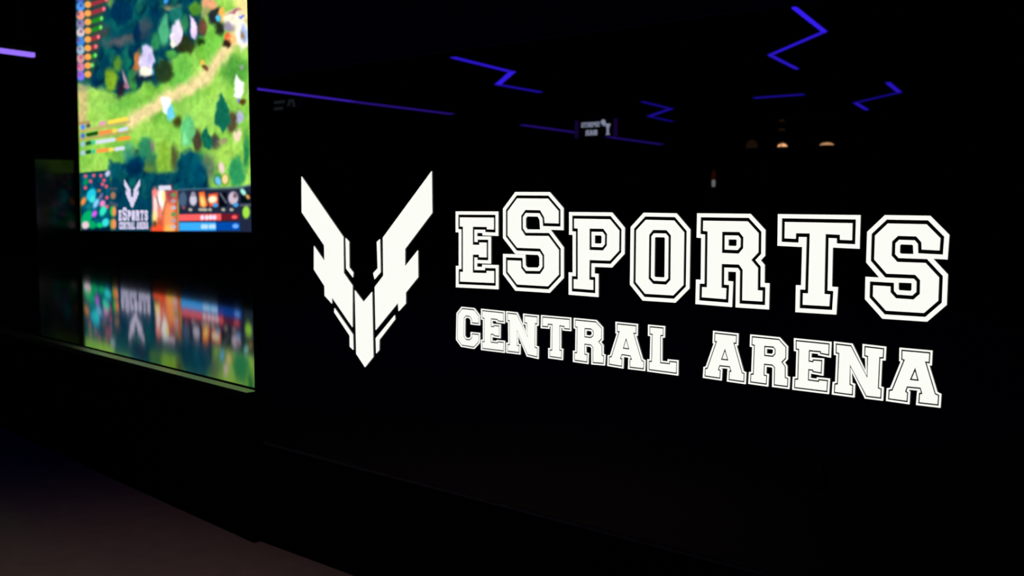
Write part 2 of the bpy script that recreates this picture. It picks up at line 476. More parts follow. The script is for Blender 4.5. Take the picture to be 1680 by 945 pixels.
# --- the picture: a generic top-down game view, painted as soft shapes
def build_picture(X, Y):
    """X, Y: arrays in picture units (1606 units = 340 photo pixels); returns linear rgb"""
    rng = np.random.default_rng(4)
    X_, Y_ = X, Y
    soften = [1.5]

    def vnoise(sx, sy, seed):
        r = np.random.default_rng(seed)
        tab = r.random((64, 64))
        gx, gy = X / sx, Y / sy
        ix, iy = np.floor(gx).astype(int), np.floor(gy).astype(int)
        fx, fy = gx - ix, gy - iy
        fx, fy = fx * fx * (3 - 2 * fx), fy * fy * (3 - 2 * fy)
        t = lambda a, b: tab[a % 64, b % 64]
        return (t(ix, iy) * (1 - fx) + t(ix + 1, iy) * fx) * (1 - fy) + (t(ix, iy + 1) * (1 - fx) + t(ix + 1, iy + 1) * fx) * fy

    X, Y = (X_ + (vnoise(46, 60, 31) - .5) * 24 + (vnoise(17, 23, 33) - .5) * 9,
            Y_ + (vnoise(46, 60, 32) - .5) * 32 + (vnoise(17, 23, 34) - .5) * 12)
    img = np.zeros(X.shape + (3,))
    img[:] = (138, 196, 82)
    n1 = (vnoise(150, 190, 1) - 0.5)[..., None]
    n2 = (vnoise(45, 70, 2) - 0.5)[..., None]
    img += n1 * np.array((60, 40, 30)) + n2 * np.array((24, 18, 20))

    def mix(a, col):
        a = np.clip(a, 0, 1)[..., None]
        img[:] = img * (1 - a) + np.array(col, float) * a

    def step(d, soft):
        t = np.clip(0.5 - d / (soft * soften[0]), 0, 1)
        return t * t * (3 - 2 * t)

    def ell(cx, cy, rx, ry, col, ang=0.0, soft=16, al=1.0):
        c, s = math.cos(math.radians(ang)), math.sin(math.radians(ang))
        dx, dy = X - cx, Y - cy
        a, b = dx * c + dy * s, -dx * s + dy * c
        d = (np.sqrt((a / rx) ** 2 + (b / ry) ** 2) - 1) * min(rx, ry)
        mix(step(d, soft) * al, col)

    def poly(pts, col, soft=16, al=1.0, tex=None):
        inside = np.zeros(X.shape, bool)
        dist = np.full(X.shape, 1e9)
        for (ax, ay), (bx, by) in zip(pts, pts[1:] + pts[:1]):
            cond = ((ay > Y) != (by > Y))
            with np.errstate(divide='ignore', invalid='ignore'):
                xi = (bx - ax) * (Y - ay) / (by - ay + 1e-9) + ax
            inside ^= cond & (X < xi)
            ex, ey = bx - ax, by - ay
            t = np.clip(((X - ax) * ex + (Y - ay) * ey) / (ex * ex + ey * ey + 1e-9), 0, 1)
            dist = np.minimum(dist, np.hypot(X - ax - t * ex, Y - ay - t * ey))
        d = np.where(inside, -dist, dist)
        mix(step(d, soft) * al, col)

    def line(pts, wd, col, soft=14, al=1.0):
        dist = np.full(X.shape, 1e9)
        for (ax, ay), (bx, by) in zip(pts[:-1], pts[1:]):
            ex, ey = bx - ax, by - ay
            t = np.clip(((X - ax) * ex + (Y - ay) * ey) / (ex * ex + ey * ey + 1e-9), 0, 1)
            dist = np.minimum(dist, np.hypot(X - ax - t * ex, Y - ay - t * ey))
        mix(step(dist - wd / 2, soft) * al, col)

    # grass tones
    ell(450, 800, 160, 60, (95, 170, 70), 0, 80, .7)
    ell(930, 560, 90, 130, (96, 176, 72), 20, 60, .8)
    ell(1350, 540, 100, 110, (76, 150, 62), 0, 60, .85)
    ell(1180, 330, 90, 150, (112, 190, 72), 0, 60, .8)
    ell(1060, 860, 160, 120, (160, 215, 100), 0, 80, .8)
    ell(700, 1010, 140, 80, (150, 205, 88), 0, 70, .8)
    ell(330, 780, 110, 60, (155, 205, 95), 0, 60, .7)
    # sandy path
    line([(540, 945), (690, 850), (850, 745), (980, 690), (1120, 600), (1215, 470), (1290, 380), (1400, 200), (1450, -40)], 100, (228, 208, 152), 50)
    line([(170, 640), (170, 940)], 76, (196, 180, 122), 30)
    line([(1380, -60), (1430, 40), (1600, 200)], 120, (246, 224, 150), 50)
    # dark wood, upper left
    poly([(90, -60), (1110, -60), (1090, 120), (1110, 260), (1040, 330), (950, 400), (860, 450), (800, 590), (745, 660), (640, 630), (560, 720), (430, 730), (330, 690), (225, 640), (90, 640)], (12, 66, 84), 46)
    w = np.clip((vnoise(70, 95, 7) - 0.35) * 1.8, 0, 1)
    dark = step(np.minimum(0, 0) + (Y - 690 + 0.0 * X), 60) * step(X - 1080 + Y * 0.75 - 0, 120)
    mix(w * dark * 0.8, (18, 108, 100))
    w2 = np.clip((vnoise(90, 80, 9) - 0.45) * 2.0, 0, 1)
    mix(w2 * dark * 0.8, (6, 44, 84))
    for k in range(70):                      # single tree crowns of the wood
        cx, cy = rng.uniform(210, 1060), rng.uniform(-60, 680)
        if cx + 0.75 * cy > 1090 or (cx < 330 and cy > 600):
            continue
        t = rng.uniform(0, 1)
        ell(cx + 14, cy + 22, 30, 46, (5, 40, 62), 0, 20, .7)
        ell(cx, cy, rng.uniform(18, 34), rng.uniform(34, 60), (8 + 26 * t, 62 + 54 * t, 84 + 14 * t), 0, 20, .85)
    ell(480, 310, 150, 34, (98, 92, 96), -10, 40, .85)
    ell(655, 205, 50, 60, (72, 80, 92), 30, 40, .8)
    ell(290, 255, 80, 50, (84, 72, 70), -15, 40, .8)
    ell(860, 60, 60, 22, (172, 150, 108), 0, 24, .8)
    ell(385, 20, 30, 50, (128, 158, 78), 0, 26, .8)
    ell(815, 10, 20, 20, (70, 150, 230), 0, 16)
    for cx, cy, rx, ry, col in [(800, 230, 44, 120, (78, 168, 122)), (735, 330, 36, 70, (48, 134, 86)), (890, 110, 46, 62, (34, 118, 106)),
                                (1045, 70, 46, 60, (82, 140, 52)), (960, 190, 26, 60, (52, 130, 84)), (440, 500, 30, 55, (84, 134, 52)),
                                (385, 620, 48, 92, (124, 164, 46)), (552, 640, 34, 80, (62, 142, 72)), (515, 490, 24, 90, (22, 110, 92)),
                                (855, 420, 40, 40, (78, 156, 74)), (775, 490, 26, 36, (60, 120, 90))]:
        ell(cx, cy, rx, ry, col, 0, 22)
    for cx, cy, rx, ry, col in [(800, 560, 70, 90, (42, 60, 36)), (960, 350, 80, 66, (48, 54, 30)), (1085, 325, 28, 22, (22, 42, 20)),
                                (640, 610, 80, 26, (26, 44, 62)), (460, 690, 26, 62, (48, 36, 52)), (1098, 210, 40, 62, (116, 72, 60)),
                                (590, 280, 34, 80, (4, 44, 78)), (470, 90, 90, 90, (6, 52, 84))]:
        ell(cx, cy, rx, ry, col, 0, 26, .92)
    ell(493, 620, 12, 62, (196, 156, 176), -15, 12)
    ell(500, 670, 20, 22, (170, 120, 140), 0, 14)
    # pale rocks and figures
    ell(592, 480, 30, 84, (178, 116, 66), 5, 14)
    ell(665, 455, 56, 112, (214, 204, 240), 8, 14)
    ell(690, 450, 24, 40, (190, 182, 226), 0, 14)
    ell(660, 560, 52, 40, (244, 236, 214), 0, 18)
    ell(715, 560, 12, 30, (90, 160, 210), 0, 12)
    ell(895, 255, 46, 96, (226, 214, 236), 6, 12)
    ell(868, 335, 20, 26, (236, 236, 216), 0, 12)
    poly([(1000, 125), (1048, 165), (1060, 240), (1052, 305), (1012, 270)], (228, 204, 242), 12)
    poly([(1355, 590), (1412, 650), (1390, 770), (1335, 740)], (252, 252, 255), 12)
    ell(1380, 780, 12, 20, (130, 130, 190), 0, 10)
    poly([(785, 750), (850, 770), (868, 870), (830, 900), (785, 870)], (244, 250, 255), 12)
    ell(852, 880, 24, 58, (112, 206, 240), 5, 14)
    ell(1410, 795, 24, 24, (88, 66, 24), 0, 16)
    # busy corner
    ell(1150, 30, 52, 52, (226, 160, 120), 0, 20)
    ell(1120, 95, 28, 40, (150, 160, 100), 0, 20)
    ell(1195, 120, 48, 66, (42, 50, 54), 10, 22)
    ell(1230, 210, 40, 60, (40, 52, 36), 0, 24)
    ell(1245, 110, 34, 46, (240, 178, 84), 0, 18)
    ell(1215, 147, 15, 16, (84, 190, 224), 0, 8)
    ell(1335, 150, 84, 66, (250, 230, 206), 0, 30)
    ell(1300, 215, 44, 38, (150, 142, 162), 0, 20)
    ell(1345, 92, 48, 9, (172, 92, 124), -14, 10)
    ell(1400, 140, 16, 12, (92, 122, 222), 0, 8)
    ell(1405, 280, 58, 110, (252, 240, 226), 0, 14)
    ell(1420, 270, 34, 70, (168, 192, 234), 0, 14)
    ell(1408, 275, 12, 38, (160, 122, 70), 0, 10)
    ell(1288, 340, 38, 36, (56, 38, 30), 0, 18)
    ell(1292, 290, 24, 24, (244, 104, 60), 0, 12)
    ell(1330, 310, 24, 40, (250, 190, 120), 0, 20)
    ell(1100, 482, 20, 26, (246, 192, 84), 0, 10)
    ell(1118, 530, 24, 24, (122, 78, 54), 0, 12)
    ell(1400, 530, 18, 26, (140, 156, 140), 0, 14)
    # lower right trees
    for cx, cy, rx, ry, col in [(1325, 950, 46, 90, (82, 70, 54)), (1055, 1090, 38, 96, (72, 62, 50)), (1195, 1100, 48, 56, (70, 66, 70)),
                                (905, 935, 28, 46, (68, 66, 32)), (880, 1220, 30, 90, (78, 82, 50)), (580, 1180, 24, 24, (40, 52, 34))]:
        ell(cx, cy, rx, ry, col, 0, 24, .95)
    poly([(1245, 720), (1300, 830), (1315, 950), (1250, 1020), (1190, 950), (1195, 820)], (24, 106, 84), 16)
    poly([(1130, 975), (1175, 1090), (1150, 1160), (1100, 1150), (1085, 1060)], (22, 106, 84), 14)
    ell(980, 1020, 56, 118, (100, 192, 122), 0, 22)
    ell(965, 1080, 24, 50, (130, 214, 150), 0, 20)
    ell(1385, 910, 24, 46, (176, 180, 214), 0, 14)
    ell(1372, 1050, 24, 52, (236, 208, 184), 10, 16)
    ell(1252, 1090, 30, 24, (150, 140, 110), 0, 16)
    ell(655, 1150, 62, 90, (52, 132, 92), 0, 30)
    ell(525, 1190, 52, 84, (92, 164, 112), 0, 26)
    ell(800, 1220, 60, 130, (132, 178, 62), 0, 30)
    ell(708, 1130, 13, 46, (150, 116, 126), -20, 12)
    ell(690, 1290, 54, 100, (92, 128, 62), 0, 30)
    ell(1150, 1300, 60, 110, (96, 122, 92), 0, 40)
    ell(1260, 1200, 90, 90, (160, 204, 88), 0, 60, .8)
    # dark wood, bottom
    poly([(380, 1250), (470, 1260), (560, 1215), (640, 1215), (645, 1320), (760, 1350), (880, 1330), (930, 1190), (985, 1165), (1060, 1200), (1120, 1330), (1130, 1420), (1160, 1480), (900, 1500), (700, 1830), (380, 1830), (375, 1340)], (10, 66, 90), 34)
    w3 = np.clip((vnoise(60, 110, 12) - 0.4) * 1.8, 0, 1) * step(1180 - Y, 60) * step(Y - 1500, 60) * step(X - 1130, 60) * step(370 - X, 30)
    mix(w3 * 0.6, (14, 100, 106))
    for k in range(36):
        cx, cy = rng.uniform(400, 1110), rng.uniform(1270, 1500)
        if 640 < cx < 900 and cy < 1360:
            continue
        t = rng.uniform(0, 1)
        ell(cx + 12, cy + 20, 28, 44, (4, 42, 66), 0, 20, .7)
        ell(cx, cy, rng.uniform(18, 34), rng.uniform(34, 56), (8 + 16 * t, 64 + 44 * t, 90 + 12 * t), 0, 20, .8)
    ell(580, 1300, 60, 60, (4, 42, 78), 0, 40, .8)
    ell(1060, 1330, 60, 110, (6, 78, 104), 0, 40, .8)
    ell(1365, 1330, 62, 110, (52, 148, 92), 0, 26)
    ell(1440, 1180, 20, 120, (40, 130, 80), 0, 20)
    img *= 1 + 0.15 * (vnoise(24, 34, 41) - .5)[..., None] + 0.07 * (vnoise(11, 15, 42) - .5)[..., None]
    # flat overlay graphics from here on: no distortion
    X, Y = X_, Y_
    soften[0] = 1.35
    # scoreboard column, top left
    poly([(180, -40), (360, -40), (330, 130), (300, 330), (280, 470), (230, 620), (190, 620)], (58, 74, 62), 40, .75)
    cols = [(86, 96, 190), (84, 152, 234), (246, 150, 122), (140, 132, 170), (212, 194, 196), (70, 132, 214), (150, 186, 204), (206, 150, 150), (204, 124, 160), (124, 116, 236)]
    for k, c in enumerate(cols):
        ell(152, -15 + 67 * k, 32, 36, c, 0, 14)
        ell(145 + 12 * math.sin(k * 2.1), -25 + 67 * k, 12, 14, (40 + 17 * k, 60, 110), 0, 12, .7)
    for k in range(10):
        y = -32 + 67.5 * k
        red = k in (0, 1, 2, 5, 6)
        ln = (130, 120, 100, 82, 76, 58, 38, 34, 10, 0)[k]
        if ln:
            line([(232, y), (232 + ln, y - ln * .34)], 32, (150, 54, 66) if red else (40, 132, 42), 10)
            ell(232 + ln, y - ln * .34, 12, 16, (236, 120, 130) if red else (110, 220, 110), 0, 8)
        ell(208, y, 25, 25, (252, 164, 82), 0, 9)
    # message rows
    line([(130, 1020), (530, 945)], 22, (190, 160, 108), 14, .8)
    line([(130, 1085), (530, 1020)], 22, (180, 150, 100), 14, .8)
    line([(130, 960), (220, 945)], 20, (170, 130, 90), 12, .8)
    rows = [(985, -65, [(200, 225, (92, 80, 84)), (298, 345, (222, 150, 176)), (368, 515, (250, 214, 84))], (84, 134, 236)),
            (1052, -55, [(200, 285, (26, 78, 30)), (296, 392, (246, 138, 74)), (400, 436, (242, 204, 92)), (446, 515, (202, 208, 226))], (92, 112, 196)),
            (1118, -50, [(195, 232, (32, 82, 54)), (240, 262, (52, 194, 138)), (272, 420, (206, 212, 226)), (436, 535, (250, 150, 62))], (150, 184, 204)),
            (1185, -40, [(195, 232, (32, 82, 54)), (240, 262, (52, 194, 138)), (278, 368, (246, 150, 74)), (374, 406, (248, 214, 92)), (416, 490, (206, 212, 228))], (160, 194, 214))]
    for y, dy, items, dot in rows:
        ell(170, y, 18, 20, dot, 0, 10)
        for a, b, c in items:
            line([(a + 10, y + dy * (a - 150) / 370), (b - 10, y + dy * (b - 150) / 370)], 30, c, 10)
    # minimap
    poly([(145, 1340), (378, 1318), (386, 1830), (160, 1830)], (8, 40, 60), 10)
    poly([(156, 1350), (374, 1332), (380, 1752), (168, 1770)], (10, 92, 116), 10)
    w4 = np.clip((vnoise(30, 40, 21) - 0.3) * 2, 0, 1) * step(150 - X, 20) * step(X - 378, 12) * step(1345 - Y, 16) * step(Y - 1755, 16)
    mix(w4 * .75, (6, 58, 84))
    spots = [(235, 1510, 34, 50, (44, 190, 214)), (245, 1545, 20, 30, (60, 220, 210)), (272, 1575, 18, 40, (132, 196, 240)), (200, 1690, 36, 66, (10, 166, 104)),
             (235, 1740, 40, 30, (14, 160, 96)), (260, 1657, 17, 26, (216, 92, 232)), (327, 1632, 24, 44, (52, 220, 182)), (345, 1725, 26, 34, (62, 212, 212)),
             (300, 1745, 24, 20, (20, 190, 110)), (322, 1577, 20, 26, (242, 132, 192)), (298, 1467, 14, 22, (204, 132, 62)), (174, 1560, 18, 34, (224, 140, 66)),
             (194, 1410, 18, 26, (12, 140, 90)), (310, 1520, 12, 26, (130, 110, 150)), (190, 1745, 28, 30, (224, 192, 204)), (362, 1345, 18, 26, (192, 192, 224)),
             (215, 1600, 22, 26, (20, 120, 130)), (290, 1440, 40, 26, (20, 60, 96))]
    for cx, cy, rx, ry, c in spots:
        ell(cx, cy, rx, ry, c, 25, 14)
    for cx, cy in [(190, 1365), (255, 1360), (310, 1362), (334, 1398), (322, 1428), (352, 1445), (356, 1532), (358, 1602), (230, 1405), (190, 1455)]:
        ell(cx, cy, 13, 14, (228, 92, 116), 0, 8, .95)
    # runes
    ell(405, 1515, 20, 28, (160, 116, 92), 0, 12)
    line([(385, 1465), (430, 1462)], 20, (66, 82, 96), 8)
    line([(385, 1575), (430, 1590)], 26, (66, 82, 100), 8)
    for cy in (1638, 1736):
        ell(400, cy, 20, 40, (60, 180, 70) if cy < 1700 else (150, 150, 60), 0, 10)
        ell(414, cy, 14, 38, (250, 140, 90), 0, 10)
    # portrait block
    poly([(710, 1478), (905, 1478), (910, 1830), (712, 1830)], (190, 84, 62), 10)
    poly([(712, 1480), (745, 1480), (750, 1680), (716, 1690)], (244, 214, 214), 20)
    ell(728, 1490, 18, 36, (246, 128, 120), 0, 20)
    ell(728, 1690, 18, 50, (252, 222, 140), 0, 26)
    ell(778, 1545, 32, 96, (250, 240, 240), 0, 18)
    ell(796, 1520, 10, 40, (250, 230, 120), 0, 12)
    line([(742, 1520), (770, 1640), (790, 1660), (812, 1560)], 9, (110, 64, 40), 8)
    ell(838, 1700, 44, 150, (246, 148, 92), 0, 40)
    ell(845, 1500, 26, 60, (150, 70, 90), 0, 30)
    ell(745, 1780, 50, 40, (242, 84, 50), 0, 24)
    ell(770, 1650, 14, 50, (230, 130, 120), 0, 14)
    ell(840, 1780, 40, 40, (252, 178, 90), 0, 30)
    ell(727, 1735, 16, 24, (110, 80, 50), 0, 12)
    poly([(756, 1440), (850, 1436), (856, 1472), (758, 1474)], (208, 208, 226), 8)
    # tall column of small marks
    for k, y in enumerate((1512, 1558, 1610, 1662, 1710, 1758)):
        ell(872, y, 20, 16, ((90, 150, 90), (176, 150, 160), (184, 180, 196))[k % 3], 0, 10)
    # command panel
    poly([(912, 1475), (1382, 1458), (1456, 1440), (3000, 1410), (3000, 1830), (915, 1830)], (38, 46, 66), 10)
    line([(912, 1470), (1382, 1452), (1456, 1436), (3000, 1404)], 14, (78, 108, 128), 12, .8)
    ell(945, 1545, 30, 62, (74, 96, 124), 0, 16)
    ell(952, 1610, 12, 12, (150, 70, 80), 0, 8)
    ell(1025, 1550, 28, 44, (196, 192, 210), 0, 12)
    ell(1025, 1505, 18, 20, (150, 140, 160), 0, 12)
    poly([(1068, 1490), (1110, 1484), (1138, 1590), (1120, 1605), (1076, 1600)], (236, 108, 50), 10)
    ell(1098, 1560, 18, 44, (254, 208, 116), -12, 16)
    poly([(1140, 1505), (1214, 1495), (1218, 1600), (1150, 1600)], (228, 84, 44), 10)
    ell(1175, 1545, 34, 28, (254, 232, 196), -15, 16)
    ell(1196, 1590, 20, 16, (60, 156, 220), 0, 8)
    poly([(1228, 1490), (1285, 1490), (1285, 1600), (1228, 1600)], (14, 16, 26), 10)
    line([(1235, 1500), (1280, 1570)], 14, (96, 102, 116), 8)
    ell(1335, 1535, 38, 50, (196, 180, 196), 0, 14)
    ell(1350, 1515, 16, 20, (120, 96, 110), 0, 12)
    ell(1356, 1588, 20, 17, (70, 152, 214), 0, 8)
    for x, wd in ((1003, 20), (1100, 60), (1155, 20), (1258, 20), (1322, 20)):
        line([(x - wd / 2 + 6, 1624), (x + wd / 2 - 6, 1626)], 22, (190, 186, 166), 10, .9)
    poly([(914, 1662), (1380, 1655), (1382, 1705), (916, 1712)], (108, 32, 46), 8)
    poly([(914, 1662), (1240, 1657), (1242, 1707), (916, 1712)], (242, 98, 98), 8)
    poly([(918, 1724), (1384, 1722), (1388, 1786), (920, 1788)], (0, 76, 164), 8)
    poly([(918, 1724), (1200, 1722), (1202, 1787), (920, 1788)], (62, 166, 248), 8)
    for x, y in ((1095, 1686), (1130, 1686), (1160, 1684), (1190, 1684), (1100, 1756), (1125, 1756), (1160, 1755), (1185, 1755)):
        ell(x, y, 15, 19, (226, 216, 236) if y < 1700 else (180, 214, 250), 0, 8)
    ell(1345, 1682, 22, 15, (250, 92, 100), 0, 8)
    ell(1353, 1752, 25, 18, (106, 166, 246), 0, 8)
    # item slots
    poly([(1392, 1500), (1470, 1496), (1470, 1572), (1394, 1576)], (12, 22, 30), 10)
    ell(1412, 1488, 16, 30, (162, 236, 220), -35, 10)
    ell(1448, 1525, 12, 20, (220, 160, 90), -35, 10)
    line([(1395, 1590), (3000, 1575)], 18, (86, 88, 104), 10)
    ell(1435, 1645, 28, 48, (156, 214, 74), 0, 12)
    for k in range(9):
        ell(1560 + 120 * k, 1540, 42, 48, [(170, 90, 60), (80, 120, 180), (180, 160, 120)][k % 3], 0, 16)
        ell(1560 + 120 * k, 1690, 42, 48, [(70, 140, 100), (150, 140, 170), (190, 120, 80)][k % 3], 0, 16)
    # fruit by the corner
    ell(1215, 1390, 34, 50, (70, 140, 70), 0, 16)
    ell(1218, 1402, 20, 34, (112, 184, 240), -20, 10)
    ell(1274, 1390, 32, 46, (110, 150, 60), 0, 14)
    ell(1272, 1388, 22, 36, (254, 208, 146), 0, 10)
    ell(1245, 1300, 22, 46, (230, 204, 194), -10, 14)
    # hidden right part: plain grass with a few trees
    for k in range(60):
        a, b = rng.uniform(1560, 3000), rng.uniform(-600, 1350)
        ell(a, b, rng.uniform(30, 70), rng.uniform(60, 120), (30 + rng.uniform(0, 60), 100 + rng.uniform(0, 60), 80), 0, 26)
    mix(step(1822 - Y, 10), (6, 30, 46))
    return s2l(np.clip((img - 110) * 1.12 + 112, 0, 255))


NU, NV = 430, 400
VIS_U = spt(440, 380)[0]
us = np.concatenate([np.linspace(u0, VIS_U, NU - 60), np.linspace(VIS_U, u1, 61)[1:]])
vs = np.linspace(0, 1, NV)
UU, VV = np.meshgrid(us, vs)
ZB = zb + slope_b * (UU - u0)
ZZ = ZB + (zt - ZB) * VV
UL = UU + lean * (ZZ - zb) * np.clip((u1 - UU) / (u1 - u0), 0, 1)
P = SO[None, None, :] + SX * UL[..., None] + SY * (-0.004) + Z_ * ZZ[..., None]
px, py = photo_px(P)
rgb = build_picture((px - 100) / 0.2117, py / 0.2117)
screen = empty('video_screen', tuple(SO + SX * (u0 + 4.7) + Z_ * STAGE_Z))
sloc = np.array(screen.location)
nu, nv = len(us), NV
verts = (P - sloc).reshape(-1, 3)
idx = np.arange(nu * nv).reshape(nv, nu)
faces = np.stack([idx[:-1, :-1], idx[:-1, 1:], idx[1:, 1:], idx[1:, :-1]], -1).reshape(-1, 4)
M_PIC = bpy.data.materials.new('lit_screen_picture')
M_PIC.use_nodes = True
nt = M_PIC.node_tree
for n in list(nt.nodes):
    nt.nodes.remove(n)
out = nt.nodes.new('ShaderNodeOutputMaterial')
em = nt.nodes.new('ShaderNodeEmission')
at = nt.nodes.new('ShaderNodeAttribute')
at.attribute_name = 'picture'
em.inputs['Strength'].default_value = 1.06
nt.links.new(at.outputs['Color'], em.inputs['Color'])
nt.links.new(em.outputs[0], out.inputs['Surface'])
pic = mesh_obj('screen_picture', verts, faces.tolist(), M_PIC, screen)
ca = pic.data.color_attributes.new('picture', 'FLOAT_COLOR', 'POINT')
ca.data.foreach_set('color', np.concatenate([rgb.reshape(-1, 3), np.ones((nu * nv, 1))], 1).astype(np.float32).ravel())


def scr(u, v, z):
    return tuple(SO + SX * u + SY * v + Z_ * z - sloc)


# black housing behind and around the picture
hx0, hx1, hz0, hz1 = u0 - 0.04, u1 + 0.06, min(zb, zb1) - 0.10, zt + 0.06
mesh_obj('screen_housing', [scr(hx0, 0.0, hz0), scr(hx1, 0.0, hz0), scr(hx1, 0.3, hz0), scr(hx0, 0.3, hz0),
                            scr(hx0 + lean * 5, 0.0, hz1), scr(hx1, 0.0, hz1), scr(hx1, 0.3, hz1), scr(hx0 + lean * 5, 0.3, hz1)], BOX_F, M_BLACKPL, screen)
for k in range(4):
    fu = hx0 + 0.9 + k * 2.5
    mesh_obj('support_leg', [scr(fu, 0.08, STAGE_Z), scr(fu + .1, 0.08, STAGE_Z), scr(fu + .1, 0.22, STAGE_Z), scr(fu, 0.22, STAGE_Z),
                             scr(fu, 0.08, hz0), scr(fu + .1, 0.08, hz0), scr(fu + .1, 0.22, hz0), scr(fu, 0.22, hz0)], BOX_F, M_BLACKPL, screen)
tag(screen, 'huge lit video screen at the back of the stage showing a game map', 'screen')

# the club logo shown on the screen (flat, a hair in front of the picture)
M_SLOGO = emitter('screen_white', tuple(s2l((224, 216, 246))), 1.0)


def pic_uv(X, Y):
    return spt(100 + X * 0.2117, Y * 0.2117)


def on_screen(name, loops_list, src, dst):
    """map source rectangle (wall metres) to a picture rectangle X0, Y0, X1, Y1"""
    v, fs = [], []
    for loops in loops_list:
        flat = [p for l in loops for p in l]
        tris = tessellate_polygon([[Vector((a, b, 0)) for a, b in l] for l in loops])
        s = len(v)
        for a, b in flat:
            fx, fy = (a - src[0]) / (src[2] - src[0]), (src[3] - b) / (src[3] - src[1])
            u, z = pic_uv(dst[0] + fx * (dst[2] - dst[0]), dst[1] + fy * (dst[3] - dst[1]))
            v.append(scr(u, -0.012, z))
        fs += [tuple(s + i for i in t) for t in tris]
    return mesh_obj(name, v, fs, M_SLOGO, pic)


def bounds(polys):
    xs = [p[0] for l in polys for p in l]
    ys = [p[1] for l in polys for p in l]
    return min(xs), min(ys), max(xs), max(ys)


on_screen('logo_emblem', [[offset(p, 0.009)] for n, p in EMB_POLYS], bounds([p for n, p in EMB_POLYS]), (498, 1392, 618, 1610))
grow = lambda wl, d: [offset(wl[0], d)]
row1 = [w for c, w in LETTER_POLYS[:7]]
on_screen('logo_letters', [grow(w, 0.014) for w in row1], bounds([w[0] for w in row1]), (455, 1612, 678, 1708))
row2 = [w for c, w in LETTER_POLYS[7:]]
on_screen('logo_letters', [grow(w, 0.007) for w in row2], bounds([w[0] for w in row2]), (458, 1722, 682, 1776))

# ------------------------------------------------------------------ low gloss side panel left of the screen
pu = u0 - 0.10
top_h = on_plane(115, 264, SO, SY)[2]
near = on_plane(57, 262, S0 + SX * pu, SX)
pv = float(np.dot(near - S0, SY))
sidep = empty('side_panel', st(pu - 0.1, (pv + SCR_V) / 2, STAGE_Z))
q = np.array(sidep.location)
o3 = lambda u, v, z: tuple(np.array(st(u, v, z)) - q)
mesh_obj('panel_board', [o3(pu - .2, pv, STAGE_Z), o3(pu, pv, STAGE_Z), o3(pu, SCR_V + .25, STAGE_Z), o3(pu - .2, SCR_V + .25, STAGE_Z),
                         o3(pu - .2, pv, top_h), o3(pu, pv, top_h), o3(pu, SCR_V + .25, top_h), o3(pu - .2, SCR_V + .25, top_h)], BOX_F, M_GLOSS, sidep)
mesh_obj('top_cap', [o3(pu - .21, pv - .01, top_h), o3(pu + .01, pv - .01, top_h), o3(pu + .01, SCR_V + .25, top_h), o3(pu - .21, SCR_V + .25, top_h),
                     o3(pu - .21, pv - .01, top_h + .03), o3(pu + .01, pv - .01, top_h + .03), o3(pu + .01, SCR_V + .25, top_h + .03), o3(pu - .21, SCR_V + .25, top_h + .03)], BOX_F, M_PLINTH, sidep)
tag(sidep, 'low glossy black side panel on the stage reflecting the video screen', 'panel')


# ------------------------------------------------------------------ ceiling light lines
def bar(name, p, q, width, z0, z1, mat, parent, origin, ext=0.0):
    p, q = np.array(p[:2]), np.array(q[:2])
    d = (q - p) / np.linalg.norm(q - p)
    p, q = p - d * ext, q + d * ext
    n = np.array([-d[1], d[0]]) * width / 2
    pl = [p + n, p - n, q - n, q + n]
    return prism(name, [(a[0] - origin[0], a[1] - origin[1]) for a in pl], z0 - origin[2], z1 - origin[2], mat, parent)


def light_line(name, pts, width, mats, label, group):
    """a run of ceiling light bars: black channel and a glowing diffuser for each bar"""
    c = np.mean([p[:2] for p in pts], axis=0)
    org = (c[0], c[1], CEIL)
    e = empty(name, org)
    for k, (a, b) in enumerate(zip(pts[:-1], pts[1:])):
        ch = bar('channel', a, b, width + 0.012, CEIL - 0.022 - 0.002 * k, CEIL - 0.001, M_BLACKPL, e, org, width / 2)
        bar('light_bar', a, b, width, CEIL - 0.032 - 0.002 * k, CEIL - 0.020, mats[k % len(mats)], e, org, width / 2)
    tag(e, label, 'ceiling light', group)
    return e


def blue(s, c=(0.042, 0.015, 1.0)):
    return emitter('blue_led', c, s)


cp = lambda *pts: [on_ceiling(x, y, CEIL - 0.03) for x, y in pts]
ZG, SG = 'zigzag lights on the ceiling', 'straight light lines on the ceiling'
light_line('zigzag_light', cp((750, 96), (843, 119), (820, 139), (887, 151)), 0.06, [blue(10), blue(15), blue(6)],
           'blue zigzag ceiling light with two long bars, mirrored above the emblem', ZG)
light_line('zigzag_light', cp((1307, 15), (1355, 53), (1266, 91), (1309, 113)), 0.034, [blue(20), blue(13), blue(12)],
           'largest blue zigzag ceiling light, mirrored high above the letter T', ZG)
light_line('zigzag_light', cp((1459, 137), (1477, 152), (1405, 169), (1423, 180)), 0.05, [blue(11), blue(4.5), blue(10)],
           'blue zigzag ceiling light with a dim middle bar, mirrored above the last S', ZG)
light_line('zigzag_light', cp((1058, 168), (1102, 179), (1067, 191), (1103, 199)), 0.06, [blue(4), blue(6.5), blue(3.5)],
           'small dim blue zigzag ceiling light mirrored beside the bar sign', ZG)
light_line('line_light', cp((1245, 161), (1314, 156)), 0.085, [blue(6)],
           'short straight blue ceiling light mirrored between two zigzag lights', SG)
PUR = (0.11, 0.032, 1.0)
light_line('line_light', cp((424, 146.5), (580, 167), (740, 187)), 0.095, [blue(6.0, PUR), blue(3.4, PUR)],
           'long violet ceiling light line mirrored above the emblem', SG)
light_line('line_light', cp((862, 206), (1085, 237)), 0.115, [blue(3.4, PUR)],
           'dim violet ceiling light line mirrored behind the bar sign', SG)

